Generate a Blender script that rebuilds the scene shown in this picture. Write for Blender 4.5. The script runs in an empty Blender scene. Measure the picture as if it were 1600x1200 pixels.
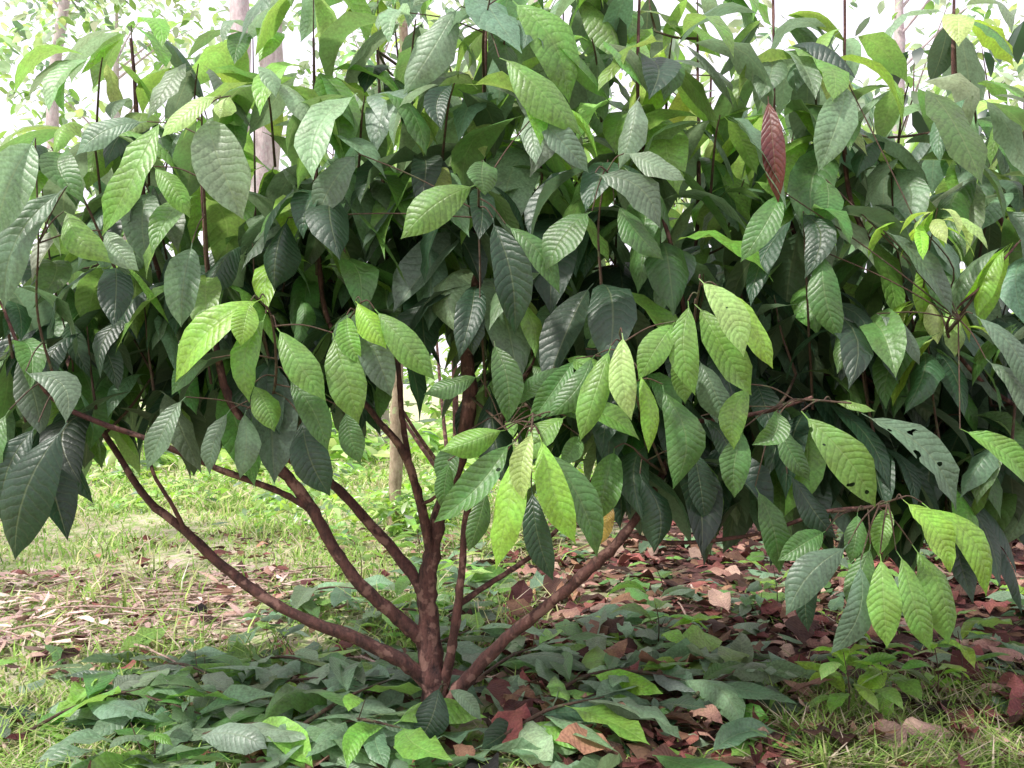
import bpy, math
import numpy as np
from mathutils import Vector
R = np.random.default_rng(11)
scene = bpy.context.scene
COL = scene.collection
# ------------------------------------------------------------------ helper: image pixels to world points at chosen depths
EYE = 1.35; CY = -3.5; F = 1400.0
def P(u, v, y):
    d = y - CY
    return np.array([(u-800)/F*d, y, EYE-(v-600)/F*d])
def gz(x, y):
    return 0.03*np.sin(x*1.3+0.5)*np.cos(y*0.9)+0.015*np.sin(x*3.1+y*2.3)
def nrm(a):
    return a/np.maximum(np.linalg.norm(a, axis=-1, keepdims=True), 1e-9)
# ------------------------------------------------------------------ mesh building
def build(name, parts, mats, smooth=True):
    V=[];Fc=[];C=[];U=[];M=[];o=0
    for (v,f,c,u,m) in parts:
        V.append(v);Fc.append(f+o);C.append(c);U.append(u);M.append(np.full(len(f),m,dtype=np.int32));o+=len(v)
    V=np.concatenate(V).astype(np.float32);Fc=np.concatenate(Fc).astype(np.int32);C=np.concatenate(C).astype(np.float32)
    U=np.concatenate(U).astype(np.float32);M=np.concatenate(M)
    me=bpy.data.meshes.new(name)
    me.vertices.add(len(V)); me.vertices.foreach_set('co',V.ravel())
    me.loops.add(len(Fc)*4); me.loops.foreach_set('vertex_index',Fc.ravel())
    me.polygons.add(len(Fc)); me.polygons.foreach_set('loop_start',np.arange(len(Fc),dtype=np.int32)*4)
    me.polygons.foreach_set('material_index',M)
    me.polygons.foreach_set('use_smooth',np.full(len(Fc),smooth))
    uv=me.uv_layers.new(name='UVMap'); uv.data.foreach_set('uv',U[Fc.ravel()].ravel())
    ca=me.color_attributes.new('col','FLOAT_COLOR','POINT'); ca.data.foreach_set('color',C.ravel())
    for m in mats: me.materials.append(m)
    me.update(calc_edges=True); me.validate()
    return me
def add(name, me, parent=None, loc=(0,0,0), **props):
    o=bpy.data.objects.new(name, me); COL.objects.link(o); o.location=loc
    if parent is not None:
        o.parent=parent; o.matrix_parent_inverse.identity()
    for k,v in props.items(): o[k]=v
    return o
def smooth_path(pts, rad, n=5):
    pts=np.array(pts,float); rad=np.array(rad,float)
    if len(pts)<3:
        t=np.linspace(0,1,n+1)[:,None]; return pts[0]*(1-t)+pts[-1]*t, rad[0]*(1-t[:,0])+rad[-1]*t[:,0]
    q=np.vstack([2*pts[0]-pts[1],pts,2*pts[-1]-pts[-2]]); out=[];ro=[]
    for i in range(1,len(q)-2):
        for k in range(n):
            t=k/n;a,b,c,d=q[i-1],q[i],q[i+1],q[i+2]
            out.append(0.5*((2*b)+(-a+c)*t+(2*a-5*b+4*c-d)*t*t+(-a+3*b-3*c+d)*t**3))
            ro.append(rad[i-1]*(1-t)+rad[i]*t)
    out.append(pts[-1]);ro.append(rad[-1])
    return np.array(out),np.array(ro)
def tube(pts, rad, sides=8, n=5, jit=0.0, mat=1, col=(0.5,0.5,0.5,1)):
    p,r=smooth_path(pts,rad,n); K=len(p)
    if jit>0: p=p+R.normal(0,1,p.shape)*r[:,None]*jit*1.6; r=r*(1+R.normal(0,jit*1.2,K))
    d=nrm(np.gradient(p,axis=0))
    ov=nrm(p[-1]-p[0])
    ref=np.array([0,1.,0]) if abs(ov[2])>.75 else np.array([0,0,1.])
    a=nrm(np.cross(d,ref[None])+1e-6); b=np.cross(d,a)
    th=np.linspace(0,2*np.pi,sides,endpoint=False)
    rr=r[:,None]*(1+ (R.normal(0,1,(1,sides))*.07+R.normal(0,1,(K,sides))*jit if jit>0 else 0))
    V=p[:,None,:]+rr[...,None]*(np.cos(th)[None,:,None]*a[:,None,:]+np.sin(th)[None,:,None]*b[:,None,:])
    V=V.reshape(-1,3)
    i=np.arange(K-1)[:,None]*sides; j=np.arange(sides)[None,:]; j2=(j+1)%sides
    f=np.stack([i+j,i+j2,i+sides+j2,i+sides+j],-1).reshape(-1,4)
    c=np.tile(np.array(col,float),(len(V),1)); u=np.zeros((len(V),2))
    return (V,f,c,u,mat)
TT_H=np.array([-0.10,0.0,0.06,0.16,0.30,0.45,0.60,0.73,0.84,0.92,0.97,1.0]); WW_H=np.array([.03,.035,.27,.57,.85,1.,.97,.79,.50,.21,.07,.01])
TT_L=np.array([-0.06,0.02,0.2,0.5,0.8,1.0]); WW_L=np.array([.04,.06,.70,1.,.6,.02])
def leaves(B,D0,D1,S0,L,W,C,hi=True,mat=0,rough=1.0):
    B=np.atleast_2d(B);N=len(B)
    TT,WW=(TT_H,WW_H) if hi else (TT_L,WW_L)
    SS=np.array([-1,-.62,-.28,0,.28,.62,1.]) if hi else np.array([-1,0,1.])
    nT,nS=len(TT),len(SS)
    D0=nrm(np.atleast_2d(D0));D1=nrm(np.atleast_2d(D1));S0=nrm(np.atleast_2d(S0))
    L=np.broadcast_to(np.asarray(L,float),(N,));W=np.broadcast_to(np.asarray(W,float),(N,))
    t=np.clip(TT,0,1)[None,:,None]
    D=nrm(D0[:,None,:]*(1-t)+D1[:,None,:]*t)
    dt=np.diff(TT,prepend=TT[0])[None,:,None]
    pos=B[:,None,:]+np.cumsum(D*dt*L[:,None,None],axis=1)
    side=nrm(S0[:,None,:]-D*np.sum(S0[:,None,:]*D,-1,keepdims=True))
    nn=np.cross(side,D)
    lat=R.normal(0,0.08,(N,1))*np.sin(np.clip(TT,0,1)*np.pi)[None,:]*L[:,None]
    pos=pos+side*lat[...,None]
    w=W[:,None,None]*WW[None,:,None]*(1+R.normal(0,.05,(N,1,nS)))
    w=w*(1+R.normal(0,0.025,(N,nT,nS))*rough)
    s=SS[None,None,:]
    fold=R.normal(0.16,0.27,(N,1,1)); curl=R.normal(-.2,.2,(N,1,1))
    ph=R.uniform(0,6.28,(N,1,1)); k=R.uniform(1.2,3.0,(N,1,1)); amp=R.uniform(.04,.24,(N,1,1))*rough
    off=w*(fold*np.abs(s)+curl*s*s)+amp*W[:,None,None]*np.abs(s)**1.5*np.sin(2*np.pi*k*TT[None,:,None]+ph+1.3*np.sign(s))*WW[None,:,None]
    X=pos[:,:,None,:]+side[:,:,None,:]*(s*w)[...,None]+nn[:,:,None,:]*off[...,None]
    V=X.reshape(-1,3)
    i=np.arange(nT-1)[:,None]*nS; j=np.arange(nS-1)[None,:]
    f=np.stack([i+j,i+j+1,i+nS+j+1,i+nS+j],-1).reshape(-1,4)
    f=(f[None]+ (np.arange(N)*nT*nS)[:,None,None]).reshape(-1,4)
    u=np.stack(np.broadcast_arrays(SS[None,:]*0.5+0.5,TT[:,None]),-1).reshape(-1,2)
    u=np.tile(u,(N,1))
    C=np.atleast_2d(C)
    if C.shape[1]==3: C=np.hstack([C,np.ones((len(C),1))])
    C=np.broadcast_to(C,(N,4)); c=np.repeat(C,nT*nS,axis=0)
    return (V,f,c,u,mat)
TONE={'b':(.25,.47,.055),'l':(.16,.33,.06),'m':(.08,.19,.045),'d':(.022,.060,.026),'g':(.12,.20,.115),'p':(.37,.53,.17),'y':(.5,.42,.05),'r':(.13,.028,.018),'o':(.40,.26,.05),'h':(.40,.52,.34),'s':(.20,.31,.18)}  # s: silvery green lifted for canopy glare; h: haze painted as leaf colour
def jcol(base,n,j=0.18):
    base=np.array(base)[None,:]
    return np.clip(base*(1+R.normal(0,j,(n,1)))*(1+R.normal(0,j*0.35,(n,3))),0.004,0.9)
def mixcol(n,w):
    keys=list(w.keys()); p=np.array([w[k] for k in keys],float); p/=p.sum()
    base=np.array([TONE[keys[k]] for k in R.choice(len(keys),n,p=p)])
    return np.clip(base*(1+R.normal(0,.18,(n,1)))*(1+R.normal(0,.07,(n,3))),.004,.9)
UP=np.array([0,0,1.])
def shoot(path, n, L=(.26,.38), tones={'d':4,'m':4,'g':2}, hi=True, rad=.006, e0=(-50,12), e1=(-89,-68), ratio=.165, t0=.05, roll=.18, whorl=True):
    parts=[tube(path,np.linspace(rad,rad*.4,len(path)),5,4,mat=1)]
    p,_=smooth_path(path,np.ones(len(path)),8)
    ln=np.sum(np.linalg.norm(np.diff(p,axis=0),axis=1))
    if whorl and n>6:
        g=max(2,int(round(n/6.5)),int(ln/.28)+1); cen=np.linspace(1,t0,g)
        tt=np.clip(cen[np.arange(n)%g]-np.abs(R.normal(0,.025/max(ln,.2),n)),0,1)
    else: tt=np.linspace(t0,1,n)
    idx=tt*(len(p)-1); i0=np.clip(idx.astype(int),0,len(p)-2); fr=(idx-i0)[:,None]
    B=p[i0]*(1-fr)+p[i0+1]*fr
    az=np.arange(n)*2.4+R.uniform(0,6.28)+R.normal(0,.4,n)
    h=np.stack([np.cos(az),np.sin(az),0*az],-1)
    a0=np.radians(R.uniform(*e0,n))[:,None]; a1=np.radians(R.uniform(*e1,n))[:,None]
    D0=h*np.cos(a0)+UP*np.sin(a0); D1=h*np.cos(a1)+UP*np.sin(a1)
    S0=np.cross(h,UP)+UP*R.normal(0,roll,(n,1))+h*R.normal(0,roll*1.5,(n,1))
    l=R.uniform(*L,n); l*=np.where(tt>.9,R.uniform(.65,1,n),1)
    c=mixcol(n,tones); c=c*np.where(tt>.93,1.12,.95)[:,None]
    parts.append(leaves(B+h*l[:,None]*.1,D0,D1,S0,l,l*ratio*R.uniform(.85,1.2,n),c,hi))
    return parts
# ------------------------------------------------------------------ materials
def newmat(name):
    m=bpy.data.materials.new(name); m.use_nodes=True; m.node_tree.nodes.clear(); return m,m.node_tree.nodes,m.node_tree.links
def mth(N,Lk,op,a,b=None,c=None,clamp=False):
    n=N.new('ShaderNodeMath'); n.operation=op; n.use_clamp=clamp
    for i,x in enumerate((a,b,c)):
        if x is None: continue
        if isinstance(x,(int,float)): n.inputs[i].default_value=x
        else: Lk.new(x,n.inputs[i])
    return n.outputs[0]
def leafmat(name, holes=False, trans=.34, rough=.42, veins=13, dry=False, bump=.46):
    m,N,K=newmat(name)
    out=N.new('ShaderNodeOutputMaterial'); at=N.new('ShaderNodeAttribute'); at.attribute_name='col'
    uv=N.new('ShaderNodeUVMap'); sp=N.new('ShaderNodeSeparateXYZ'); K.new(uv.outputs[0],sp.inputs[0])
    u=mth(N,K,'ABSOLUTE',mth(N,K,'MULTIPLY_ADD',sp.outputs[0],2.0,-1.0)); v=sp.outputs[1]
    tc=N.new('ShaderNodeTexCoord'); ns=N.new('ShaderNodeTexNoise'); ns.inputs['Scale'].default_value=14; ns.inputs['Detail'].default_value=3
    K.new(tc.outputs['Object'],ns.inputs['Vector'])
    ns2=N.new('ShaderNodeTexNoise'); ns2.inputs['Scale'].default_value=110; ns2.inputs['Detail'].default_value=1; K.new(tc.outputs['Object'],ns2.inputs['Vector'])
    ph=mth(N,K,'SUBTRACT',mth(N,K,'MULTIPLY',v,float(veins)),mth(N,K,'MULTIPLY',mth(N,K,'POWER',u,1.3),1.7))
    ph=mth(N,K,'ADD',ph,mth(N,K,'MULTIPLY',ns.outputs[0],1.3))
    fr=mth(N,K,'FRACT',ph); tri=mth(N,K,'ABSOLUTE',mth(N,K,'MULTIPLY_ADD',fr,2.0,-1.0))
    vein=mth(N,K,'POWER',tri,9.0)
    quilt=mth(N,K,'SUBTRACT',1.0,mth(N,K,'POWER',tri,2.2))
    mid=mth(N,K,'SUBTRACT',1.0,mth(N,K,'MULTIPLY',u,16.0),clamp=True)
    val=mth(N,K,'ADD',mth(N,K,'MULTIPLY_ADD',ns.outputs[0],1.0,.5),mth(N,K,'MULTIPLY_ADD',ns2.outputs[0],1.0,-.5))
    val=mth(N,K,'MULTIPLY',val,mth(N,K,'MULTIPLY_ADD',quilt,.12,.91))  # shade of the vein grooves also put into leaf colour
    hsv=N.new('ShaderNodeHueSaturation'); K.new(at.outputs['Color'],hsv.inputs['Color']); K.new(val,hsv.inputs['Value'])
    K.new(mth(N,K,'MULTIPLY_ADD',ns.outputs[0],.06,.47),hsv.inputs['Hue'])
    mx=N.new('ShaderNodeMix'); mx.data_type='RGBA'; mx.blend_type='MIX'
    K.new(mth(N,K,'MULTIPLY',mth(N,K,'MAXIMUM',mid,mth(N,K,'MULTIPLY',vein,.3)),.5),mx.inputs[0]); K.new(hsv.outputs[0],mx.inputs[6])
    li=N.new('ShaderNodeMix'); li.data_type='RGBA'; li.inputs[0].default_value=.3; K.new(at.outputs['Color'],li.inputs[6]); li.inputs[7].default_value=(.5,.55,.25,1) if not dry else (.25,.15,.08,1)
    K.new(li.outputs[2],mx.inputs[7])
    ge=N.new('ShaderNodeNewGeometry'); bk=N.new('ShaderNodeMix'); bk.data_type='RGBA'; K.new(mth(N,K,'MULTIPLY',ge.outputs['Backfacing'],.2),bk.inputs[0])
    K.new(mx.outputs[2],bk.inputs[6]); bk.inputs[7].default_value=(.22,.28,.16,1) if not dry else (.25,.17,.1,1)
    bs=N.new('ShaderNodeBsdfPrincipled'); K.new(bk.outputs[2],bs.inputs['Base Color'])
    K.new(mth(N,K,'MULTIPLY_ADD',ns.outputs[0],.3,rough-.12),bs.inputs['Roughness']); bs.inputs['Specular IOR Level'].default_value=.7 if not dry else .25
    h=mth(N,K,'ADD',mth(N,K,'ADD',quilt,mth(N,K,'MULTIPLY',mid,-.8)),mth(N,K,'MULTIPLY',ns2.outputs[0],.8))
    bp=N.new('ShaderNodeBump'); bp.inputs['Strength'].default_value=bump; bp.inputs['Distance'].default_value=.003; K.new(h,bp.inputs['Height']); K.new(bp.outputs[0],bs.inputs['Normal'])
    tr=N.new('ShaderNodeBsdfTranslucent'); th=N.new('ShaderNodeHueSaturation'); th.inputs['Value'].default_value=2.0; th.inputs['Hue'].default_value=.48; th.inputs['Saturation'].default_value=1.05
    K.new(bk.outputs[2],th.inputs['Color']); K.new(th.outputs[0],tr.inputs['Color'])
    ms=N.new('ShaderNodeMixShader'); ms.inputs[0].default_value=trans; K.new(bs.outputs[0],ms.inputs[1]); K.new(tr.outputs[0],ms.inputs[2])
    fin=ms.outputs[0]
    if holes:
        vo=N.new('ShaderNodeTexNoise'); vo.inputs['Scale'].default_value=26; vo.inputs['Detail'].default_value=1.0; K.new(tc.outputs['Object'],vo.inputs['Vector'])
        hm=mth(N,K,'GREATER_THAN',vo.outputs[0],.68); tp=N.new('ShaderNodeBsdfTransparent'); m2=N.new('ShaderNodeMixShader')
        K.new(hm,m2.inputs[0]); K.new(fin,m2.inputs[1]); K.new(tp.outputs[0],m2.inputs[2]); fin=m2.outputs[0]
    K.new(fin,out.inputs[0]); return m
def simpleleaf(name,trans):
    m,N,K=newmat(name); out=N.new('ShaderNodeOutputMaterial'); at=N.new('ShaderNodeAttribute'); at.attribute_name='col'
    bs=N.new('ShaderNodeBsdfDiffuse'); K.new(at.outputs['Color'],bs.inputs['Color'])
    tr=N.new('ShaderNodeBsdfTranslucent'); th=N.new('ShaderNodeHueSaturation'); th.inputs['Value'].default_value=1.8; th.inputs['Hue'].default_value=.485; K.new(at.outputs['Color'],th.inputs['Color']); K.new(th.outputs[0],tr.inputs['Color'])
    gl=N.new('ShaderNodeBsdfGlossy'); gl.inputs['Roughness'].default_value=.4; gl.inputs['Color'].default_value=(1,1,1,1)
    ms=N.new('ShaderNodeMixShader'); ms.inputs[0].default_value=trans; K.new(bs.outputs[0],ms.inputs[1]); K.new(tr.outputs[0],ms.inputs[2])
    m2=N.new('ShaderNodeMixShader'); m2.inputs[0].default_value=.10; K.new(ms.outputs[0],m2.inputs[1]); K.new(gl.outputs[0],m2.inputs[2]); K.new(m2.outputs[0],out.inputs[0]); return m
M_LEAF=leafmat('broad_leaf'); M_HOLE=leafmat('eaten_leaf',holes=True); M_FAR=simpleleaf('distant_leaf',.4)
M_DRY=leafmat('dry_leaf',trans=.05,rough=.7,dry=True)
def barkmat(name,c1,c2,c3,scale=30):
    m,N,K=newmat(name); out=N.new('ShaderNodeOutputMaterial'); bs=N.new('ShaderNodeBsdfPrincipled'); tc=N.new('ShaderNodeTexCoord')
    mp=N.new('ShaderNodeMapping'); mp.inputs['Scale'].default_value=(1,1,.45); K.new(tc.outputs['Object'],mp.inputs[0])
    n1=N.new('ShaderNodeTexNoise'); n1.inputs['Scale'].default_value=scale; n1.inputs['Detail'].default_value=6; n1.inputs['Roughness'].default_value=.75; K.new(mp.outputs[0],n1.inputs['Vector'])
    r=N.new('ShaderNodeValToRGB'); r.color_ramp.elements[0].position=.35; r.color_ramp.elements[0].color=(*c1,1); r.color_ramp.elements[1].position=.62; r.color_ramp.elements[1].color=(*c2,1); K.new(n1.outputs[0],r.inputs[0])
    n2=N.new('ShaderNodeTexNoise'); n2.inputs['Scale'].default_value=scale*.5; n2.inputs['Detail'].default_value=6; K.new(tc.outputs['Object'],n2.inputs['Vector'])
    r2=N.new('ShaderNodeValToRGB'); r2.color_ramp.elements[0].position=.56; r2.color_ramp.elements[1].position=.62; K.new(n2.outputs[0],r2.inputs[0])
    mx=N.new('ShaderNodeMix'); mx.data_type='RGBA'; K.new(r2.outputs[0],mx.inputs[0]); K.new(r.outputs[0],mx.inputs[6]); mx.inputs[7].default_value=(*c3,1)
    K.new(mx.outputs[2],bs.inputs['Base Color']); bs.inputs['Roughness'].default_value=.8
    bp=N.new('ShaderNodeBump'); bp.inputs['Strength'].default_value=1; bp.inputs['Distance'].default_value=.012; K.new(n1.outputs[0],bp.inputs['Height']); K.new(bp.outputs[0],bs.inputs['Normal'])
    K.new(bs.outputs[0],out.inputs[0]); return m
M_BARK=barkmat('brown_bark',(.026,.010,.009),(.13,.052,.042),(.21,.11,.088),38)
M_TWIG=barkmat('twig_bark',(.05,.03,.02),(.12,.07,.045),(.10,.11,.05),60)
M_PALE=barkmat('pale_bark',(.38,.29,.31),(.62,.52,.54),(.5,.46,.46),14)
M_SLIM=barkmat('brown_grey_bark',(.22,.16,.10),(.46,.36,.26),(.34,.40,.20),22)
M_STRAW=barkmat('dry_wood',(.24,.15,.12),(.52,.37,.31),(.60,.46,.40),40)
LM=[M_LEAF,M_TWIG,M_HOLE]
# ------------------------------------------------------------------ ground
def axis(a,b,near,c0,c1):
    g=np.concatenate([np.linspace(c0,c1,near),c1+(b-c1)*np.linspace(0,1,30)[1:]**2.6, c0-(c0-a)*np.linspace(0,1,30)[1:]**2.6]); return np.sort(g)
gx=axis(-300,300,150,-7,7); gy=axis(-60,400,130,-4,12)
GX,GY=np.meshgrid(gx,gy); fade=np.clip(1-(np.hypot(GX,GY)-12)/20,0,1)
GZ=gz(GX,GY)*fade
V=np.stack([GX,GY,GZ],-1).reshape(-1,3); nx=len(gx); i=np.arange(len(gy)-1)[:,None]*nx; j=np.arange(nx-1)[None,:]
f=np.stack([i+j,i+j+1,i+nx+j+1,i+nx+j],-1).reshape(-1,4)
mg,N,K=newmat('forest_floor'); out=N.new('ShaderNodeOutputMaterial'); bs=N.new('ShaderNodeBsdfPrincipled'); tc=N.new('ShaderNodeTexCoord')
def noise(s,d=6,r=.6):
    n=N.new('ShaderNodeTexNoise'); n.inputs['Scale'].default_value=s; n.inputs['Detail'].default_value=d; n.inputs['Roughness'].default_value=r; K.new(tc.outputs['Object'],n.inputs['Vector']); return n.outputs[0]
def ramp(x,els):
    r=N.new('ShaderNodeValToRGB'); K.new(x,r.inputs[0])
    while len(r.color_ramp.elements)<len(els): r.color_ramp.elements.new(.5)
    for e,(p,c) in zip(r.color_ramp.elements,els): e.position=p; e.color=(*c,1)
    return r.outputs[0]
def mix(fac,a,b):
    m=N.new('ShaderNodeMix'); m.data_type='RGBA'; K.new(fac,m.inputs[0]); K.new(a,m.inputs[6]); K.new(b,m.inputs[7]); return m.outputs[2]
grass=ramp(noise(9,7,.7),[(.3,(.12,.20,.05)),(.43,(.34,.45,.15)),(.53,(.56,.54,.34)),(.64,(.70,.53,.47))])
lit=ramp(noise(22,7,.75),[(.3,(.022,.009,.008)),(.5,(.10,.036,.032)),(.65,(.20,.085,.075)),(.8,(.36,.21,.18))])
sx=N.new('ShaderNodeSeparateXYZ'); K.new(tc.outputs['Object'],sx.inputs[0])
k=mth(N,K,'ADD',mth(N,K,'MULTIPLY_ADD',sx.outputs[0],.6,.12),mth(N,K,'MULTIPLY_ADD',noise(1.6,4),2.4,-1.15),clamp=True)
kk=mth(N,K,'MULTIPLY',k,mth(N,K,'SUBTRACT',1.0,mth(N,K,'MULTIPLY_ADD',sx.outputs[1],.25,-1.6,clamp=True)))
K.new(mix(kk,grass,lit),bs.inputs['Base Color']); bs.inputs['Roughness'].default_value=.95
bp=N.new('ShaderNodeBump'); bp.inputs['Strength'].default_value=1; bp.inputs['Distance'].default_value=.03; K.new(noise(30,7,.75),bp.inputs['Height']); K.new(bp.outputs[0],bs.inputs['Normal']); K.new(bs.outputs[0],out.inputs[0])
add('ground',build('ground',[(V,f,np.ones((len(V),4)),V[:,:2],0)],[mg]),kind='structure',label='grassy plantation floor with soil and leaf litter',category='ground')
# ------------------------------------------------------------------ grass and litter (stuff)
def blades(n,xr,yr,h,cols,keep=None,w=.0035):
    x=R.uniform(*xr,n);y=yr[0]+(yr[1]-yr[0])*R.uniform(0,1,n)**1.5
    if keep is not None:
        k=keep(x,y); x=x[k];y=y[k]
    n=len(x); az=R.uniform(0,6.28,n); hh=R.uniform(*h,n)*R.uniform(.5,1,n); ln=R.uniform(.2,1.8,n)*hh
    dist=np.hypot(x,y-CY); ww=w*(1+dist*.12)
    b=np.stack([x,y,gz(x,y)-.005],-1); dirv=np.stack([np.cos(az),np.sin(az),0*az],-1); sd=np.stack([-np.sin(az),np.cos(az),0*az],-1)
    rows=[]
    for t,wf in ((0,1),(.45,.8),(1,.08)):
        c=b+dirv*(ln*t*t)[:,None]+UP*(hh*(t-.25*t*t))[:,None]
        rows+= [c-sd*(ww*wf)[:,None],c+sd*(ww*wf)[:,None]]
    V=np.stack(rows,1).reshape(-1,3); o=(np.arange(n)*6)[:,None]
    f=np.stack([np.stack([o+0,o+1,o+3,o+2],-1),np.stack([o+2,o+3,o+5,o+4],-1)],1).reshape(-1,4)
    C=cols[R.integers(0,len(cols),n)]*(1+R.normal(0,.25,(n,1))); C=np.hstack([np.clip(C,.01,.9),np.ones((n,1))])
    return (V,f,np.repeat(C,6,0),np.zeros((len(V),2)),0)
GC=np.array([(.33,.52,.12),(.22,.40,.09),(.44,.58,.18),(.58,.58,.30),(.70,.60,.46),(.34,.52,.15)])
mgr,N,K=newmat('grass_blade'); out=N.new('ShaderNodeOutputMaterial'); at=N.new('ShaderNodeAttribute'); at.attribute_name='col'
bs=N.new('ShaderNodeBsdfDiffuse'); K.new(at.outputs['Color'],bs.inputs['Color']); tr=N.new('ShaderNodeBsdfTranslucent'); K.new(at.outputs['Color'],tr.inputs['Color'])
ms=N.new('ShaderNodeMixShader'); ms.inputs[0].default_value=.4; K.new(bs.outputs[0],ms.inputs[1]); K.new(tr.outputs[0],ms.inputs[2]); K.new(ms.outputs[0],out.inputs[0])
def patchy(x,y):
    return (np.sin(x*2.1+y*1.3)+np.sin(x*5.3-y*3.7)*.6+R.normal(0,.6,len(x)))>-.3
gr=[blades(40000,(-5.5,.2),(-.6,9),(.03,.12),GC,patchy),
    blades(11000,(-4.8,.4),(.8,8),(.12,.32),GC,lambda x,y:(np.sin(x*4+y*2.2)+np.sin(x*1.7-y*3)+R.normal(0,.4,len(x)))>.4),
    blades(11000,(-5,3.5),(-.5,2.2),(.03,.13),GC*.85,lambda x,y:(np.sin(x*3+y*2)+R.normal(0,.6,len(x)))>.35),
    blades(15000,(-9,9),(6,16),(.06,.25),GC,None,.006),
    blades(8000,(1.0,2.6),(-.5,.45),(.05,.2),GC*.8), blades(5000,(-2.3,-1.2),(-.5,.3),(.05,.17),GC)]
add('grass',build('grass',gr,[mgr],False),kind='stuff',label='short grass with straw and weeds',category='grass')
def flat_leaves(n,xr,yr,Lr,cols,keep=None,z=.012,hi=False,mat=0,rg=2.2,wr=.2,el=.16,pw=1.0,zr=.04):
    x=R.uniform(*xr,n);y=yr[0]+(yr[1]-yr[0])*R.uniform(0,1,n)**1.3
    if keep is not None:
        k=keep(x,y);x=x[k];y=y[k]
    n=len(x);az=R.uniform(0,6.28,n);h=np.stack([np.cos(az),np.sin(az),np.abs(R.normal(0,el,n))],-1)
    h1=h.copy();h1[:,2]-=np.abs(R.normal(.1,.35,n)); L=Lr[0]+(Lr[1]-Lr[0])*R.uniform(0,1,n)**pw
    S0=np.cross(h,UP)+UP*R.normal(0,.35,(n,1))
    B=np.stack([x,y,gz(x,y)+z+R.uniform(0,zr,n)],-1)
    return leaves(B,h,h1,S0,L,L*wr*R.uniform(.6,1.5,n),cols(n),hi,mat,rough=rg)
DC=np.array([(.15,.048,.043),(.21,.075,.062),(.08,.026,.024),(.32,.18,.14),(.06,.03,.022),(.40,.27,.21),(.13,.07,.045),(.24,.13,.08)])
dcol=lambda n: np.clip(DC[R.integers(0,len(DC),n)]*(1+R.normal(0,.32,(n,1))),.01,.6)
gcol=lambda n: np.clip(mixcol(n,{'g':7,'s':3,'m':3,'l':2.5,'b':.6,'d':1})*1.1,0,.85)
PK=np.array([(.62,.44,.40),(.50,.34,.30),(.70,.56,.48),(.38,.25,.2)])
pcol=lambda n: np.clip(PK[R.integers(0,4,n)]*(1+R.normal(0,.2,(n,1))),.01,.85)
lpatch=lambda x,y:(R.random(len(x))<np.clip(.25+x*.7,0,1))&((np.sin(x*2.7+y*1.9+1)+np.sin(x*1.3-y*3.3)+R.normal(0,.7,len(x)))>-.9)
lt=[flat_leaves(7500,(.0,5.0),(-.5,5.5),(.03,.19),dcol,lpatch,.008,False,0,3.0,.24,.22,1.6),
    flat_leaves(600,(-.2,3.5),(-.4,3.5),(.14,.26),dcol,None,.02,True,0,2.6,.22,.25),
    flat_leaves(1500,(-3.4,.5),(-.5,4.5),(.03,.14),dcol,None,.012,False,0,3,.24,.2,1.4),
    flat_leaves(1600,(-4.2,-1.5),(1.0,2.9),(.04,.22),pcol,None,.012,False,0,1,.08,.15,1.4),
    flat_leaves(480,(-2.4,1.0),(-.5,2.4),(.17,.38),gcol,lambda x,y:R.random(len(x))<np.clip(1.25-y*.45-np.abs(x+.5)*.35,0,1),.02,True,1,2.0,.17,.13,1.0,.06),
    flat_leaves(260,(.8,3.6),(.2,4.4),(.10,.28),gcol,None,.02,True,1,1.8,.18,.2)]
add('leaf_litter',build('leaf_litter',lt,[M_DRY,M_LEAF]),kind='stuff',label='reddish brown dry leaves and shed green leaves on soil',category='leaf litter')
# ------------------------------------------------------------------ main tree
def emp(name,loc,**p):
    o=bpy.data.objects.new(name,None); COL.objects.link(o); o.location=loc; o.empty_display_size=.2
    for k,v in p.items(): o[k]=v
    return o
tree=emp('cacao_tree',(0,0,0),label='low cacao tree with many forking limbs and drooping leaves',category='tree')
def limb(name,pts,rads,sides=10,parent=tree,jit=.045,mat=M_BARK,**p):
    pp=[P(*q) for q in pts]
    me=build(name,[tube(pp,[.75*r*.0025*(q[2]-CY)/3.5 for r,q in zip(rads,pts)],sides,6,jit,0)],[mat])
    return add(name,me,parent,**p), pp
LIMBS=[]
def L_(name,pts,rads,**k):
    o,pp=limb(name,pts,rads,**k); LIMBS.append(smooth_path(pp,np.ones(len(pp)),5)[0]); return o
L_('trunk',[(688,1200,0),(683,1150,0),(680,1090,0),(672,1010,0),(668,940,0),(674,870,.02),(688,800,.03),(722,700,.02),(735,620,0),(730,540,0),(742,430,0),(752,300,0),(757,150,0),(760,-60,0)],[38,30,27,24,20,18,16,16,15,13,10,7,5,3],sides=14)
L_('limb',[(680,1085,0),(640,1040,-.04),(560,1000,-.1),(450,955,-.15),(360,895,-.15),(290,830,-.15),(235,785,-.1),(190,720,0),(120,600,.1),(60,420,.1)],[16,14,12,11,10,9,8,7,6,4])
L_('limb',[(672,1010,0),(640,980,-.02),(580,930,-.08),(530,870,-.12),(490,800,-.15),(450,745,-.18),(400,690,-.2),(350,600,-.2),(325,430,-.25),(310,180,-.3)],[17,15,13,12,12,12,10,8,5,2.5])
L_('limb',[(668,935,0),(640,890,.06),(590,830,.1),(540,775,.1),(500,740,.1),(450,715,.05),(410,690,.05),(330,560,.1),(240,400,.15),(205,60,.15)],[13,12,11,10,9,9,8,7,5,3])
L_('limb',[(672,860,.01),(655,780,-.05),(632,710,-.1),(590,655,-.14),(555,610,-.2),(530,540,-.25),(500,430,-.1),(490,60,0)],[10,9,8,6,5.5,5,5,2.5])
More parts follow.
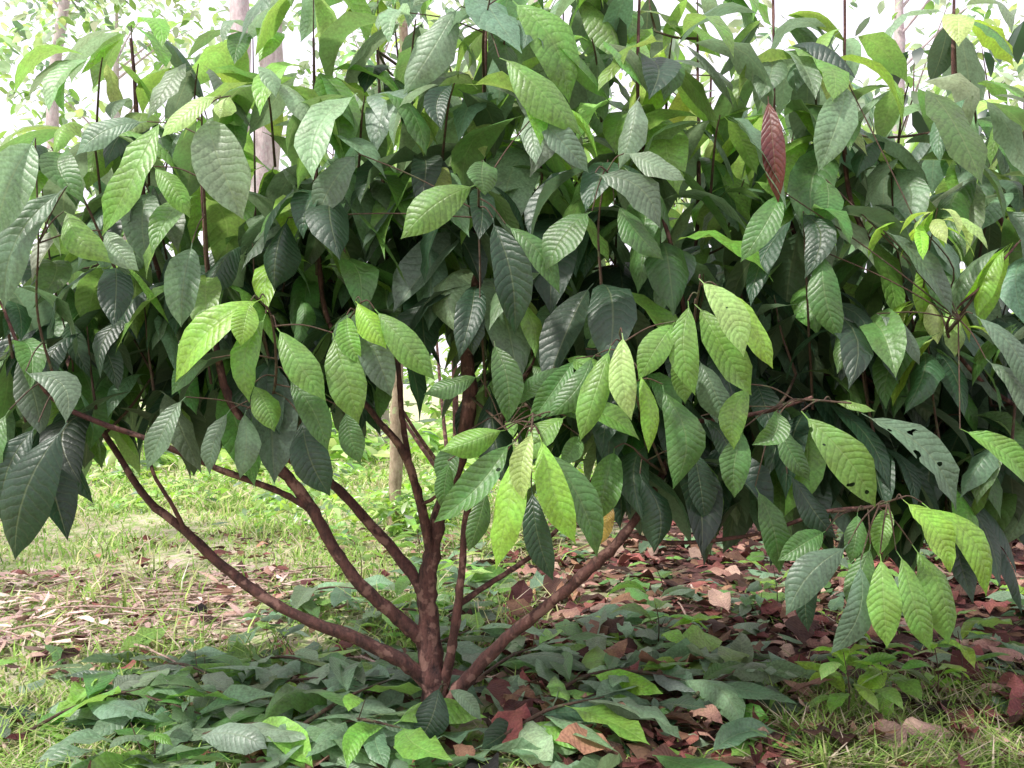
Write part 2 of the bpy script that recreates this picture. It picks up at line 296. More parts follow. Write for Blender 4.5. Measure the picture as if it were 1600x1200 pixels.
L_('limb',[(640,725,-.08),(628,650,-.02),(622,570,.05),(605,400,.2),(590,80,.3)],[6,6,5,4,2.5])
L_('limb',[(690,1085,0),(705,1020,-.05),(715,950,-.08),(722,890,-.1),(730,800,-.1),(760,700,-.2),(800,620,-.2),(860,480,0),(880,80,.2)],[13,11,10,8,7,7,6,5,3],sides=9)
L_('limb',[(716,945,-.08),(760,915,.0),(800,890,.05),(850,850,.1),(920,760,.2),(1000,600,.3),(1085,400,.3),(1090,60,.3)],[7,6.5,6,5,5,5,4,2.5])
L_('limb',[(695,1105,0),(740,1050,-.05),(800,990,-.1),(870,935,-.17),(930,880,-.22),(975,835,-.24),(1035,740,-.12),(1070,600,-.05),(1060,430,-.1),(1000,200,-.1),(1000,-40,-.1)],[18,16,14,13,13,11,8,6,5,4,3])
L_('limb',[(490,800,-.15),(440,770,-.2),(340,732,-.25),(240,690,-.3),(100,635,-.4),(40,560,-.45),(0,470,-.4)],[7,7,6.5,6,5,4,3],sides=8)
L_('limb',[(290,830,-.15),(270,790,-.2),(240,740,-.2),(230,690,-.2)],[5,4.5,4,2.5],sides=8)
L_('limb',[(975,835,-.24),(1060,848,-.3),(1180,835,-.35),(1290,800,-.45),(1390,790,-.5)],[5,4.5,4,4,3],sides=8)
L_('limb',[(1060,660,-.1),(1130,655,-.3),(1210,640,-.42),(1270,620,-.5)],[5,4.5,4,3],sides=8)
L_('limb',[(655,790,-.04),(675,780,-.1),(700,760,-.14),(715,745,-.14)],[4,4,3.5,2],sides=8)
ALL=np.concatenate(LIMBS)
def connect(b,pool,rad=.005):
    c=pool[pool[:,2]<b[2]+.02]
    if len(c)<3: c=pool
    q=c[np.argmin(np.linalg.norm((c-b)*np.array([1,1,.7]),axis=1))]
    m=(q+b)/2+np.array([0,0,-.06])*np.linalg.norm(b-q)
    return [tube([q,m,b],[rad*1.4,rad*1.2,rad],5,4,mat=1)]
DARK={'d':9,'m':3,'g':1.4,'l':.3}; MID={'d':3.5,'m':3.5,'g':3,'l':2,'s':1}; LITE={'d':1,'m':2.5,'l':4.5,'g':3,'s':4,'b':.8,'p':.6}  # DARK: mature green plus interior shade; LITE: young green plus top glare, in colour
SPREAD=dict(e0=(-38,24),e1=(-88,-60))
crown=[]
def vs(pts,n,tones,L=(.30,.45),**k):
    global crown
    crown+=shoot([P(*q) for q in pts],n,L,tones,**k)
vs([(235,420,.15),(215,250,.15),(205,40,.15)],27,LITE,**SPREAD)
vs([(325,440,-.25),(318,300,-.3),(310,170,-.3)],13,LITE,(.30,.40))
vs([(495,430,-.1),(490,250,-.05),(490,-30,0)],34,LITE,**SPREAD)
vs([(605,400,.2),(595,250,.25),(590,-20,.3)],32,LITE,**SPREAD)
vs([(400,430,.25),(398,260,.3),(395,50,.3)],24,LITE,**SPREAD)
vs([(745,450,0),(752,300,0),(757,150,0),(760,-100,0)],44,LITE,(.36,.56),**SPREAD)
vs([(860,480,0),(875,280,.1),(880,60,.2),(880,-100,.2)],38,LITE,(.36,.54),**SPREAD)
vs([(1030,400,-.15),(1000,240,-.1),(1000,-60,-.1)],30,LITE,(.32,.48),**SPREAD)
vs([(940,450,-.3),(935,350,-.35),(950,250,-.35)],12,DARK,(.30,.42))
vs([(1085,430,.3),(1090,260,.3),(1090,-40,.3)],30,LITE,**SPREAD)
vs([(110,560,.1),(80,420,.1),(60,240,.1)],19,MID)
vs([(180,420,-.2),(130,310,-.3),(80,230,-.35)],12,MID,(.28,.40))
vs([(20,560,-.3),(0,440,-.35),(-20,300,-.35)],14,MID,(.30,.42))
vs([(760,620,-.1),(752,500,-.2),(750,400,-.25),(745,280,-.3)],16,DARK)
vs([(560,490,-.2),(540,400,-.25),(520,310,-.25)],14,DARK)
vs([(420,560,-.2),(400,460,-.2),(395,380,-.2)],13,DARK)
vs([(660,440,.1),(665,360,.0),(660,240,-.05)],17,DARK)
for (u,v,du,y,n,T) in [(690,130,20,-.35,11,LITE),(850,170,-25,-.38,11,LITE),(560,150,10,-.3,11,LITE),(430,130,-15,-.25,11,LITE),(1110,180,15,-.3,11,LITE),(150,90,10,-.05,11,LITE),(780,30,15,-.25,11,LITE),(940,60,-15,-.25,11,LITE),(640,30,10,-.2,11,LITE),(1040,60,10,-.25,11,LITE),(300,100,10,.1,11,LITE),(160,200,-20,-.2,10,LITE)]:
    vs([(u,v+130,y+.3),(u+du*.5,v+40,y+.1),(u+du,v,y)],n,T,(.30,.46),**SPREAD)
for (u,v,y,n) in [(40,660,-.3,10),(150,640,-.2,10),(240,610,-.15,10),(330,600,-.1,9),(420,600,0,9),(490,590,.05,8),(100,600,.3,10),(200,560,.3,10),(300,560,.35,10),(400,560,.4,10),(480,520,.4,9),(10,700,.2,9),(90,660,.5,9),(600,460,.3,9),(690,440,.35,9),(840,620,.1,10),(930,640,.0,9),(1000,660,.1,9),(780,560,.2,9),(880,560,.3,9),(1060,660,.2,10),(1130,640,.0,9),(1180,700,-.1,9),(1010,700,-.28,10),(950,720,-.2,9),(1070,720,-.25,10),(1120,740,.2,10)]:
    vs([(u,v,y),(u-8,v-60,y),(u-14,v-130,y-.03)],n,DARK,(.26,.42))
def zlow(x,tab):
    return np.interp(x,[ (a-800)*.0025 for a,_ in tab],[EYE-(b-600)*.0025 for _,b in tab])
def fill(n,xr,yr,zt,tab,pool,tones,nl=(8,12),L=(.28,.42),hi=True,zb=None,**kw):
    out=[]
    for _ in range(n):
        x=R.uniform(*xr);y=R.uniform(*yr);zl=zlow(x,tab)+.28
        if zb is not None: zl=max(zl,zb)
        z=R.uniform(zl,max(zt,zl+.1))
        b=np.array([x,y,z]); out+=connect(b,pool)
        lean=np.array([R.normal(0,.10),R.normal(-.04,.10),R.uniform(.15,.4)])
        out+=shoot([b,b+lean*.5+R.normal(0,.02,3),b+lean],R.integers(*nl),L,tones,hi,**kw)
    return out
TAB=[(-100,800),(0,780),(110,760),(200,720),(290,690),(500,690),(560,560),(690,540),(720,620),(900,740),(1100,800),(1250,820)]
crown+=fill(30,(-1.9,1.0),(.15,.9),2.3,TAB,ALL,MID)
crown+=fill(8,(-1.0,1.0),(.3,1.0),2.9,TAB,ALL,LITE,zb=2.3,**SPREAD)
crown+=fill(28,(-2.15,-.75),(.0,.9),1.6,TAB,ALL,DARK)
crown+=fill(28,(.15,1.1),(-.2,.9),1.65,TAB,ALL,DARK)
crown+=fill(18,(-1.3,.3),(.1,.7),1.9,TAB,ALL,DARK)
add('crown',build('crown',crown,LM),tree,label='dense drooping dark green leaves')
def cluster(name,lvs,label=None,twig=None,parent=tree,wk=.48):
    parts=[]; tp_=None
    if twig is not None:
        tw=[P(*q) for q in twig]; parts.append(tube(tw,np.linspace(.006,.003,len(twig)),6,6,mat=1)); tp_=smooth_path(tw,np.ones(len(tw)),8)[0]
    for (u0,v0,u1,v1,y,tone,wr,*ex) in lvs:
        b=P(u0,v0,y); tp=P(u1,v1,y-.05); d=tp-b; Lc=np.linalg.norm(d); d=d/Lc
        n=np.array([R.normal(0,.22),-1,.55+R.normal(0,.1)]); n=nrm(n-d*np.dot(n,d))
        D0=d+.5*n; D1=d-.55*n; S=np.cross(d,n)
        parts.append(leaves(b[None],D0,D1,S,Lc*1.08,Lc*wr*wk,jcol(TONE[tone],1,.08),True,2 if ex else 0))
        if tp_ is not None:
            q=tp_[np.argmin(np.linalg.norm(tp_-b,axis=1))]; parts.append(tube([q,(q+b)/2+UP*.015,b],[.003,.0025,.0022],5,4,mat=1))
    p={'label':label} if label else {}
    add(name,build(name,parts,LM),parent,**p)
cluster('leaf_cluster',[(415,465,288,580,-.62,'b',.42),(392,470,378,532,-.66,'b',.6),(415,490,392,612,-.6,'l',.36),(432,512,500,612,-.62,'l',.42),(520,520,555,645,-.58,'l',.44),
 (395,600,425,665,-.5,'l',.6),(450,590,505,690,-.5,'m',.4),(360,640,330,730,-.45,'g',.4),(385,640,375,735,-.45,'g',.45),(330,560,275,610,-.5,'m',.5),(540,640,560,715,-.4,'m',.5),(470,650,510,760,-.4,'d',.5),(290,620,235,720,-.4,'g',.4)],'bright young green leaves',[(400,690,-.2),(430,600,-.4),(425,500,-.55),(405,468,-.62)])
cluster('leaf_cluster',[(555,470,598,535,-.62,'b',.5),(585,482,668,580,-.62,'l',.36),(542,492,560,560,-.58,'l',.5),(560,495,605,605,-.55,'g',.42),(600,500,640,560,-.5,'l',.5)],'bright young green leaves',[(530,560,-.27),(540,510,-.45),(565,472,-.62)])
cluster('leaf_cluster',[(955,540,912,672,-.7,'l',.34),(972,520,985,640,-.74,'p',.38),(1000,580,1012,692,-.7,'b',.26),(1055,502,1005,582,-.66,'l',.5),(930,555,862,640,-.6,'m',.4),(900,560,835,650,-.55,'m',.35),(915,545,960,520,-.5,'m',.5),(1035,600,1050,745,-.6,'m',.40),(1060,540,1070,620,-.55,'l',.5)],'bright young green leaves',[(1040,740,-.3),(1000,640,-.5),(968,520,-.7)])
cluster('leaf_cluster',[(1092,435,1155,542,-.74,'p',.46,1),(1125,450,1200,560,-.7,'b',.4),(1075,470,1085,600,-.66,'l',.38),(1085,475,1165,600,-.62,'l',.42),(1090,560,1130,650,-.5,'g',.5)],'pale young leaves eaten by insects',[(1080,600,-.3),(1085,500,-.55),(1095,438,-.72)])
cluster('leaf_cluster',[(832,672,820,770,-.84,'p',.38),(822,685,778,865,-.8,'b',.30),(842,678,893,830,-.8,'b',.34),(805,690,692,800,-.74,'m',.36,1),(850,700,925,850,-.70,'m',.34),(830,760,860,890,-.66,'d',.34),(790,672,700,700,-.7,'l',.5),(760,760,735,850,-.6,'m',.4),(905,680,880,720,-.6,'m',.6),(700,720,695,790,-.6,'m',.45),(870,640,985,680,-.6,'l',.4),(885,650,830,715,-.65,'l',.5),(720,680,700,760,-.5,'m',.5)],'bright yellow green young leaves',[(800,620,-.2),(830,640,-.55),(830,675,-.82)])
cluster('leaf_cluster',[(772,532,790,645,-.5,'m',.44),(750,590,672,612,-.5,'m',.5),(800,640,870,580,-.5,'m',.35),(820,665,900,600,-.52,'l',.35),(790,660,800,680,-.5,'l',.6),(850,630,930,650,-.5,'m',.5),(880,560,950,590,-.5,'l',.5),(830,570,860,610,-.4,'m',.6)],None,[(735,620,0),(770,650,-.3),(790,670,-.5)])
cluster('leaf_cluster',[(1410,780,1478,882,-.8,'b',.50),(1440,785,1532,915,-.76,'b',.42),(1325,850,1240,948,-.72,'g',.46),(1345,875,1305,1005,-.74,'g',.38),(1375,865,1385,995,-.78,'l',.42),(1400,860,1450,1000,-.78,'l',.36),(1425,850,1478,990,-.7,'l',.4),(1290,830,1225,870,-.6,'m',.5),(1340,800,1330,870,-.6,'m',.5),(1390,790,1375,860,-.65,'l',.45),(1270,880,1265,975,-.55,'d',.4),(1360,850,1345,960,-.66,'m',.4)],'bright yellow green young leaves',[(1300,800,-.45),(1350,795,-.6),(1400,780,-.78)])
cluster('leaf_cluster',[(1252,642,1355,775,-.78,'l',.40,1),(1215,640,1180,688,-.7,'m',.6),(1170,600,1150,690,-.6,'l',.5),(1160,670,1150,765,-.6,'m',.5),(1210,660,1260,740,-.6,'m',.45),(1095,650,1140,720,-.5,'d',.5),(1345,645,1480,780,-.62,'g',.32,1),(1300,628,1360,640,-.65,'l',.3),(1230,740,1300,830,-.5,'d',.4),(1180,760,1215,880,-.5,'m',.4)],'broad leaves with insect holes',[(1210,640,-.42),(1250,625,-.6),(1330,630,-.75)])
cluster('leaf_cluster',[(960,700,940,800,-.5,'m',.5),(1000,740,1020,850,-.5,'d',.5),(1080,700,1100,800,-.5,'d',.45)],None,[(1040,740,-.12),(1010,720,-.45),(990,700,-.5)])
cluster('leaf_cluster',[(745,288,640,362,-.68,'l',.52),(755,250,758,298,-.7,'m',.9),(790,350,865,445,-.55,'m',.34),(770,340,800,500,-.5,'d',.38),(750,470,740,545,-.4,'d',.5),(835,180,910,258,-.5,'g',.4),(560,240,500,330,-.4,'g',.5),(450,340,430,440,-.4,'d',.6)],None,[(750,420,0),(748,340,-.4),(748,280,-.68)])
cluster('leaf_cluster',[(322,180,372,322,-.6,'s',.52),(345,150,262,205,-.62,'p',.45),(262,185,168,345,-.6,'l',.36),(360,150,345,180,-.5,'p',.8),(300,380,285,495,-.55,'g',.45),(230,190,130,235,-.5,'s',.5),(240,260,290,330,-.5,'l',.4)],'pale green upper leaves',[(325,430,-.25),(318,280,-.5),(315,175,-.62)])
cluster('leaf_cluster',[(55,215,0,350,-.75,'s',.5),(105,290,15,460,-.7,'g',.36),(100,330,165,400,-.65,'l',.5),(165,360,210,415,-.6,'s',.5),(40,580,95,650,-.7,'g',.5),(105,660,30,850,-.75,'d',.44),(60,660,10,800,-.7,'d',.45),(15,640,-20,760,-.7,'m',.4)],'large ribbed drooping leaves',[(100,640,-.4),(60,500,-.55),(60,380,-.7)])
cluster('leaf_cluster',[(930,270,1020,345,-.62,'g',.5),(975,240,1060,275,-.6,'s',.5),(925,330,860,410,-.6,'m',.6),(960,320,1030,395,-.55,'m',.5),(1000,150,970,250,-.5,'s',.4)],None,[(1000,300,-.1),(970,290,-.4),(945,265,-.6)])
cluster('leaf_cluster',[(780,90,895,195,-.5,'l',.42),(640,20,720,-60,-.3,'s',.4),(720,10,640,130,-.3,'s',.44),(800,0,880,140,-.3,'l',.40)],None,[(757,150,0),(755,60,-.3),(765,0,-.4)])
cluster('leaf_cluster',[(690,1070,655,1150,-.2,'d',.75),(700,1075,745,1120,-.16,'g',.4)],'dark leaves sprouting at the trunk base',[(684,1100,0),(690,1080,-.12),(692,1070,-.2)])
cluster('dead_leaf',[(958,785,938,845,-.5,'o',.42)],'single dull orange dying leaf')
# ------------------------------------------------------------------ neighbour tree on its own base
def sub_limb(par,pool,pts,rads,name='limb',sides=9,mat=M_BARK):
    o,pp=limb(name,pts,rads,parent=par,sides=sides,mat=mat); pool.append(smooth_path(pp,np.ones(len(pp)),5)[0])
t2=emp('cacao_tree',(0,0,0),label='cacao tree with dense low hanging leaves and one red leaf',category='tree'); p2=[]
sub_limb(t2,p2,[(1880,1010,.9),(1875,930,.9),(1870,820,.9)],[26,20,17],'trunk',12)
sub_limb(t2,p2,[(1872,840,.9),(1700,740,.6),(1480,660,.3),(1340,580,.1),(1270,450,0),(1215,250,0),(1208,-20,0)],[13,10,8,6,5,4,3])
sub_limb(t2,p2,[(1872,830,.9),(1700,690,.7),(1500,540,.4),(1400,420,.1),(1325,300,-.1),(1320,0,-.1)],[13,10,7,5,4,3])
sub_limb(t2,p2,[(1872,840,.9),(1740,680,.4),(1580,630,-.1),(1480,520,-.4),(1540,440,-.5),(1590,380,-.5)],[12,9,5,3,2.5,2])
sub_limb(t2,p2,[(1872,830,.9),(1750,600,.8),(1600,400,.5),(1500,200,.3),(1490,-40,.3)],[13,10,7,5,3])
A2=np.concatenate(p2); c2=[]
def vs2(pts,n,tones,L=(.30,.45),**k):
    global c2
    c2+=shoot([P(*q) for q in pts],n,L,tones,**k)
vs2([(1265,450,0),(1215,250,0),(1208,20,0)],28,LITE,**SPREAD)
vs2([(1360,380,0),(1325,280,-.1),(1320,40,-.1)],26,LITE,(.32,.48),**SPREAD)
vs2([(1270,640,-.2),(1262,480,-.3),(1255,330,-.35)],19,DARK,(.28,.42))
vs2([(1430,520,0),(1400,380,-.1),(1390,220,-.1)],18,MID,(.28,.42))
vs2([(1530,300,.3),(1500,180,.3),(1490,20,.3)],21,LITE,(.32,.48),**SPREAD)
vs2([(1480,520,-.4),(1540,440,-.5),(1595,375,-.5)],12,LITE,(.24,.34))
vs2([(1620,400,0),(1600,300,0),(1600,150,0)],18,LITE,(.30,.44))
vs2([(1580,700,-.3),(1590,600,-.35),(1610,500,-.35)],16,MID,(.28,.42))
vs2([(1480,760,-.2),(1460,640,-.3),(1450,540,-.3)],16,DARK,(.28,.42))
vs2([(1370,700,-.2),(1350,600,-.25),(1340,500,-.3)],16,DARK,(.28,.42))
vs2([(1440,470,-.3),(1450,400,-.48),(1465,325,-.6)],16,{'b':5,'p':5},(.13,.2),rad=.004)
vs2([(1470,480,-.3),(1490,420,-.45),(1430,345,-.55)],14,{'b':5,'p':5},(.13,.2),rad=.004)
for (u,v,du,y,n,T) in [(1400,130,20,-.35,11,LITE),(1280,90,-15,-.25,11,LITE),(1530,150,-10,-.35,11,LITE),(1200,80,10,-.15,11,LITE)]:
    vs2([(u,v+130,y+.3),(u+du*.5,v+40,y+.1),(u+du,v,y)],n,T,(.30,.46),**SPREAD)
for (u,v,y) in [(1250,720,0),(1340,740,.1),(1560,760,.1),(1440,770,.3),(1200,740,.35),(1300,700,.5),(1500,740,.5),(1600,740,.3),(1380,780,.6),(1230,780,.7),(1480,800,.1)]:
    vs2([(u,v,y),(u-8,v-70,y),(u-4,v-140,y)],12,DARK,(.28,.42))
TAB2=[(1000,760),(1200,860),(1400,870),(1550,840),(1750,820)]
c2+=fill(24,(1.0,2.3),(.1,1.1),2.3,TAB2,A2,MID)
c2+=fill(4,(1.0,2.3),(.3,1.1),2.8,TAB2,A2,LITE,zb=2.3,**SPREAD)
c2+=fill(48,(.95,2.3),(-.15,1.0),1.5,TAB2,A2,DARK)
add('crown',build('crown',c2,LM),t2,label='dense dark green drooping leaves')
cluster('leaf_cluster',[(1500,670,1600,750,-.6,'l',.4),(1520,490,1600,600,-.65,'g',.36),(1380,360,1478,475,-.5,'g',.36),(1370,490,1430,560,-.5,'g',.4),(1540,560,1610,660,-.6,'g',.36),(1290,280,1285,345,-.4,'m',.6),(1225,300,1165,395,-.45,'m',.4),(1325,130,1285,250,-.4,'s',.45),(1440,400,1440,490,-.3,'b',.36),(1280,390,1310,515,-.5,'m',.42)],None,[(1480,520,-.4),(1500,500,-.55)],t2)
cluster('leaf',[(1200,150,1214,298,-.44,'r',.24)],'dark red hanging leaf',None,t2)
# ------------------------------------------------------------------ cacao trees further in the plantation
def back_tree(x,y,h,rad,zmin,n,tones,label,hi=False,L=(.28,.42)):
    e=emp('cacao_tree',(x,y,0),label=label,category='tree',group='cacao trees of the plantation')
    b=np.array([0,0,gz(x,y)-.05]); pool=[]
    tr=[b,b+[.03,0,h*.2],b+[0,.03,h*.55],b+[.05,0,h]]; add('trunk',build('trunk',[tube(tr,[.05,.035,.025,.01],9,6,.025,0)],[M_BARK]),e); pool.append(smooth_path(tr,np.ones(4),6)[0])
    for k in range(5):
        a=k*1.256+R.uniform(0,.6); q=[b+[0,0,.15+.08*k],b+[np.cos(a)*rad*.45,np.sin(a)*rad*.45,h*.3],b+[np.cos(a)*rad*.85,np.sin(a)*rad*.85,h*.62]]
        add('limb',build('limb',[tube(q,[.024,.017,.008],7,6,.025,0)],[M_BARK]),e); pool.append(smooth_path(q,np.ones(3),6)[0])
    pool=np.concatenate(pool); parts=[]
    for _ in range(n):
        a=R.uniform(0,6.28); r=rad*math.sqrt(R.uniform(.05,1)); z=zmin+.25+(h-zmin)*R.uniform(0,1)*(1-.35*(r/rad)**2)
        q=np.array([r*np.cos(a),r*np.sin(a),z]); parts+=connect(q,pool)
        l=np.array([R.normal(0,.12),R.normal(0,.12),R.uniform(.2,.4)]); parts+=shoot([q,q+l*.5,q+l],R.integers(7,11),L,tones,hi)
    add('crown',build('crown',parts,[M_FAR,M_TWIG]),e)
LAB='cacao tree with drooping leaves standing in grass'
BL={'l':4,'s':3,'b':2,'p':1.5,'m':1.5}  # paler mix, air haze put into back-tree leaf colour
back_tree(-5.0,2.9,3.4,1.7,1.1,44,LITE,LAB); back_tree(1.75,4.6,4.2,1.8,1.3,54,BL,LAB); back_tree(4.0,2.9,3.7,1.8,.5,70,DARK,LAB)
back_tree(-.6,5.6,4.5,1.6,2.2,46,BL,LAB)
def tall_tree(x,y,h,r,crown_r,n,label,tones,name='forest_tree',lean=(0,0),zc=.6,bark=M_PALE):
    e=emp(name,(x,y,0),label=label,category='tree')
    b=np.array([0,0,-.1]); top=np.array([lean[0],lean[1],h])
    pts=[b+(top-b)*t+np.array([R.normal(0,r*.5),R.normal(0,r*.5),0])*(0<t<1) for t in (0,.05,.25,.5,.75,1)]
    add('trunk',build('trunk',[tube(pts,[r*1.4,r*1.05,r*.95,r*.8,r*.6,r*.2],12,7,.04,0)],[bark]),e)
    parts=[]
    for k in range(7):
        a=R.uniform(0,6.28); z0=h*R.uniform(zc*.9,.9); tip=np.array([np.cos(a)*crown_r*.6,np.sin(a)*crown_r*.6,z0+R.uniform(.1,.2)*h]); s=pts[0]+(top-b)*(z0/h)
        parts.append(tube([s,(s+tip)/2+[0,0,.1],tip],[r*.2,r*.12,r*.04],6,5,.03,1))
    ncl=max(8,n//45)
    for k in range(ncl):
        a=R.uniform(0,6.28); rr=crown_r*math.sqrt(R.uniform(0,1)); c=np.array([lean[0]*.8+rr*np.cos(a),lean[1]*.8+rr*np.sin(a),h*R.uniform(zc,1.1)])
        m=n//ncl; q=c+R.normal(0,1,(m,3))*np.array([.45,.45,.3])*crown_r*.38
        az=R.uniform(0,6.28,m);hh=np.stack([np.cos(az),np.sin(az),0*az],-1)
        D0=hh+UP*R.uniform(-.4,.3,(m,1));D1=hh*.6-UP*R.uniform(.2,1.4,(m,1)); l=R.uniform(.14,.30,m)*(1+.02*y)
        parts.append(leaves(q,D0,D1,np.cross(hh,UP)+UP*R.normal(0,.4,(m,1)),l,l*.24,mixcol(m,tones),False))
    add('crown',build('crown',parts,[M_FAR,bark]),e)
BR={'l':3,'b':4,'m':.7,'g':.5,'p':4}; HZ={'h':6,'p':2,'l':1.5,'g':1}  # pale share of BR and all of HZ carry background haze in leaf colour
tall_tree(-1.12,4.9,7.5,.06,1.5,300,'slim brown grey tree rising from the grass',BR,lean=(.1,.2),zc=.8,bark=M_SLIM)
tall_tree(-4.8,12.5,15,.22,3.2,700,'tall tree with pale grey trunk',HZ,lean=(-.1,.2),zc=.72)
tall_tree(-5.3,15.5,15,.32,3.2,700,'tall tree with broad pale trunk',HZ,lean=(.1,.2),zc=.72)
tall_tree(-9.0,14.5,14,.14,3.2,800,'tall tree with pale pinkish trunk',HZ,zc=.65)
tall_tree(-8.6,16,9.5,.14,2.6,1500,'far tree with haze and glare painted into its pale leaves',HZ,zc=.45)
tall_tree(-3.0,17,10.5,.14,2.4,1500,'far tree with haze and glare painted into its pale leaves',HZ,zc=.42)
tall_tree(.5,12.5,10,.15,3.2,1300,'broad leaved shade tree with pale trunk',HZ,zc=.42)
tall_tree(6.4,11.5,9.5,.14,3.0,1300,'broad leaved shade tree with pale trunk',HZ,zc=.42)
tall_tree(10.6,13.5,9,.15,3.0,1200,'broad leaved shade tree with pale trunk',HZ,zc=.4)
def thicket(n,yr,xr,hmax,lr=(.2,.5)):
    x=R.uniform(*xr,n);y=R.uniform(*yr,n); top=hmax*(.55+.25*np.sin(x*.55+1)+.2*np.sin(x*1.7+.4)); z=R.uniform(0,1,n)**.8*top
    q=np.stack([x+.5*np.sin(z*3+x*4),y,z],-1); az=R.uniform(0,6.28,n);hh=np.stack([np.cos(az),np.sin(az),0*az],-1)
    D0=hh+UP*R.uniform(-.2,.7,(n,1));D1=hh*.6-UP*R.uniform(.0,1.2,(n,1)); l=R.uniform(*lr,n)
    return leaves(q,D0,D1,np.cross(hh,UP)+UP*R.normal(0,.4,(n,1)),l,l*.2,mixcol(n,BR),False)
add('distant_woodland',build('distant_woodland',[thicket(9000,(13,20),(-18,18),5.6),thicket(3000,(9.5,13),(-12,12),1.4),thicket(2600,(5.6,9.5),(-6.5,1.2),.42,(.07,.2)),thicket(900,(4.2,5.4),(-2.0,.2),.7,(.07,.18))],[M_FAR,M_TWIG]),kind='stuff',label='bright green thicket closing off the plantation',category='woodland')
# ------------------------------------------------------------------ undergrowth: seedlings, cut branches, sticks
def seedling_mesh(name,n,Lr,tones):
    parts=[]; b=np.array([0,0,-.02])
    for s in range(R.integers(2,4)):
        a=R.uniform(0,6.28); hgt=R.uniform(.06,.22); tip=b+np.array([np.cos(a)*.10,np.sin(a)*.10,hgt])
        parts+=shoot([b,(b+tip)/2+R.normal(0,.012,3),tip],n//2,Lr,tones,True,rad=.004,e0=(0,50),e1=(-45,5),ratio=.19,t0=.35,whorl=False)
    return build(name,parts,[M_LEAF,M_TWIG])
UG={'m':4,'l':4,'g':5,'b':.8,'s':2}
SM=[seedling_mesh('seedling_plant',R.integers(6,11),(.10,.28),UG) for _ in range(12)]
def put(name,me,x,y,s=1,label='',cat='plant',group=None,tilt=.12):
    o=add(name,me,None,(x,y,float(gz(x,y)))); o.rotation_euler=(R.normal(0,tilt),R.normal(0,tilt),R.uniform(0,6.28)); o.scale=(s,s,s*R.uniform(.8,1.1))
    o['label']=label;o['category']=cat
    if group:o['group']=group
    return o
cnt=0
while cnt<85:
    x=R.uniform(-2.3,3.4);y=-.55+R.uniform(0,1)**1.1*5.0
    if x<-1.4 and y>.9 and R.random()<.8: continue
    if x<.3 and y<.5 and R.random()<.5: continue
    if x>.3 and y>1.0 and R.random()<.4: continue
    if abs(x+.28)<.15 and y<.12: continue
    if 1.0<x<1.8 and -.3<y<.8: continue
    put('seedling_plant',SM[cnt%12],x,y,R.uniform(.45,1.2),'low leafy seedling growing in the leaf litter','plant','seedlings covering the ground'); cnt+=1
def cut_branch(label,p0,p1,n,tones,L=(.22,.40)):
    p0=np.array(p0,float);p1=np.array(p1,float); m=(p0+p1)/2+[0,0,.04]
    path=[p0-p0,m-p0,p1-p0]
    parts=[tube(path,[.009,.007,.003],6,5,.05,1)]
    p,_=smooth_path(path,np.ones(3),10); tt=np.linspace(.15,1,n); B=p[(tt*(len(p)-1)).astype(int)]
    d=nrm(p1-p0); az=np.arctan2(d[1],d[0])+np.where(np.arange(n)%2,1,-1)*R.uniform(.3,1.4,n)
    h=np.stack([np.cos(az),np.sin(az),0*az],-1); D0=h+UP*R.uniform(-.1,.4,(n,1));D1=h-UP*R.uniform(.05,.6,(n,1)); l=R.uniform(*L,n)
    parts.append(leaves(B,D0,D1,np.cross(h,UP)+UP*R.normal(0,.35,(n,1)),l,l*.17,np.clip(mixcol(n,tones)*1.2,0,.85),True,rough=1.7))
    o=add('cut_branch',build('cut_branch',parts,[M_LEAF,M_TWIG]),None,tuple(p0)); o['label']=label;o['category']='branch';o['group']='pruned branches lying on the ground'
CB={'g':6,'s':4,'m':3,'l':2.5,'b':.3}
for (x0,y0,x1,y1) in [(-1.9,.35,-1.2,-.05),(-1.5,-.15,-.9,.2),(-.9,-.3,-.45,.25),(-.55,.5,-.2,.9),(-1.1,.5,-.6,.15),(-.1,-.25,.35,-.1),(.3,.4,.75,.1),(-.9,1.6,-.3,1.2),(.2,1.5,.7,1.1),(-1.9,-.2,-1.5,.15),(.6,-.1,1.0,.3),(-.6,2.4,-.1,2.0),(-.2,.35,.2,.7),(-1.3,.9,-.8,.6),(.5,.8,1.0,.5),(-.75,-.05,-.4,-.3),(-1.4,2.0,-.8,1.8),(-.9,3.0,-.2,2.8),(-1.3,-.3,-.8,-.1),(-1.7,.7,-1.3,.4),(-1.0,.1,-.5,.35),(0.1,.1,.5,.3)]:
    cut_branch('leafy pruned branch lying on grass beside the trunk',(x0,y0,gz(x0,y0)+.03),(x1,y1,gz(x1,y1)+R.uniform(.05,.15)),R.integers(8,14),CB)
def sapling(x,y,n,L,hh=.3):
    p=[np.array([0,0,-.02]),np.array([.01,0,hh*.5]),np.array([-.02,-.02,hh])]
    o=add('sapling',build('sapling',shoot(p,n,L,{'l':3,'b':4,'p':1},True,.004,e0=(10,60),e1=(-55,0),t0=.3,whorl=False),[M_LEAF,M_TWIG]),None,(x,y,float(gz(x,y))))
    o['label']='bright green sapling sprouting from brown litter';o['category']='plant';o['group']='small saplings in the litter'
for q in [(1.30,-.02,16,(.16,.24),.30),(1.5,.15,12,(.14,.24),.28),(.72,.95,8,(.2,.3)),(1.75,.2,9,(.12,.2)),(-.7,3.2,9,(.14,.26)),(-.35,2.2,8,(.14,.24)),(1.9,.3,8,(.12,.2)),(-1.5,3.8,9,(.14,.26)),(-1.0,2.4,9,(.16,.26)),(-.5,1.6,9,(.16,.28)),(1.5,1.6,8,(.14,.24))]: sapling(*q)
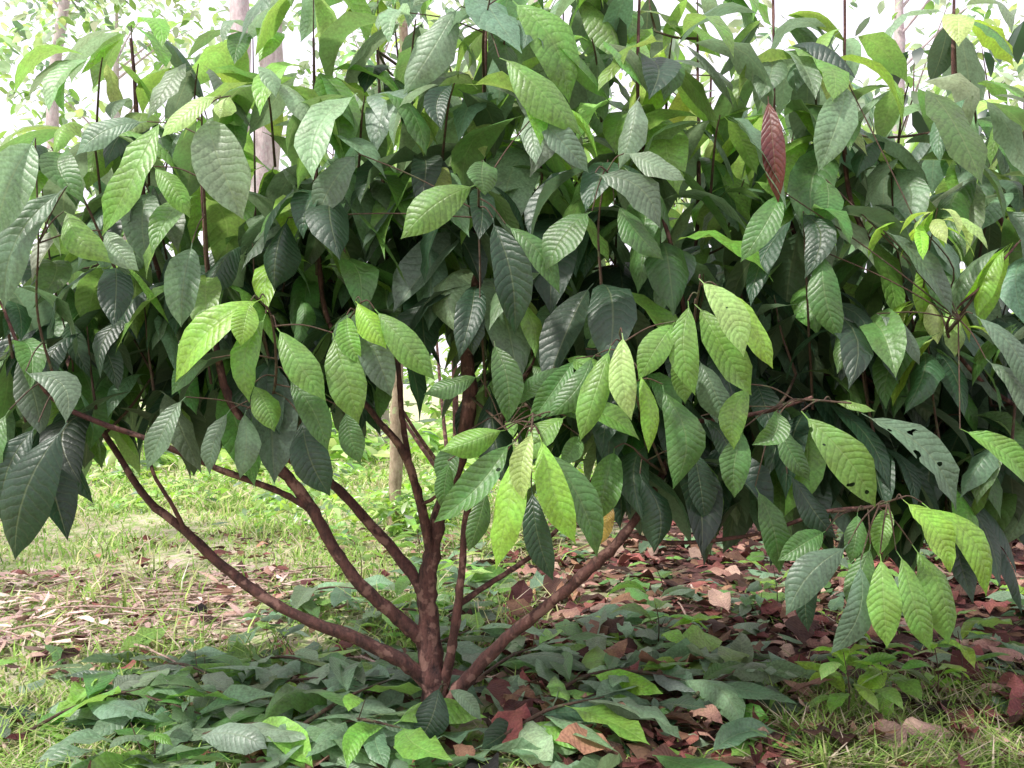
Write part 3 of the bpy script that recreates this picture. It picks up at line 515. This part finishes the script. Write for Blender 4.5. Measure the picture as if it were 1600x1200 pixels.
for k in range(70):
    if k<34: x=R.uniform(-3.2,-1.4);y=R.uniform(1.1,2.9);a=R.normal(.05,.35);l=R.uniform(.3,1.0)
    else: x=R.uniform(-2.2,2.8);y=R.uniform(-.4,2.6);a=R.uniform(0,3.1);l=R.uniform(.15,.6)
    c,s=np.cos(a)*l,np.sin(a)*l; z=gz(x,y)
    me=build('fallen_stick',[tube([np.array([0,0,.0]),np.array([c*.5,s*.5,.03+R.uniform(0,.03)]),np.array([c,s,.02])],[.007,.006,.003],6,5,.15,0)],[M_STRAW])
    o=add('fallen_stick',me,None,(x,y,float(z)+.01)); o['label']='dry bare stick lying on the grass';o['category']='stick';o['group']='dry sticks scattered on the ground'
# ------------------------------------------------------------------ light, world, camera
EL,ROT=math.radians(54),math.radians(244)
w=bpy.data.worlds.new('World'); scene.world=w; w.use_nodes=True; nt=w.node_tree; bg=nt.nodes['Background']
sky=nt.nodes.new('ShaderNodeTexSky'); sky.sky_type='NISHITA'; sky.sun_disc=False; sky.sun_elevation=EL; sky.sun_rotation=ROT; sky.dust_density=4; sky.air_density=1.0; sky.ozone_density=1.5
cm=nt.nodes.new('ShaderNodeMix'); cm.data_type='RGBA'; cm.inputs[0].default_value=.85; cm.inputs[7].default_value=(11.4,10.5,12.0,1)
nt.links.new(sky.outputs[0],cm.inputs[6]); nt.links.new(cm.outputs[2],bg.inputs[0]); bg.inputs[1].default_value=.15
sd=Vector((math.sin(ROT)*math.cos(EL),math.cos(ROT)*math.cos(EL),math.sin(EL)))
sun=bpy.data.lights.new('sun','SUN'); sun.energy=5.0; sun.angle=math.radians(4); sun.color=(1,.97,.90)
so=bpy.data.objects.new('sun',sun); COL.objects.link(so); so.rotation_euler=sd.to_track_quat('Z','Y').to_euler()
cam=bpy.data.cameras.new('camera'); cam.sensor_width=36; cam.lens=31.5; cam.clip_end=1000; cam.clip_start=.05
co=bpy.data.objects.new('camera',cam); COL.objects.link(co); co.location=(0,CY,EYE); co.rotation_euler=(math.radians(90),0,0); scene.camera=co
scene.view_settings.view_transform='Standard'; scene.view_settings.look='None'; scene.view_settings.exposure=0
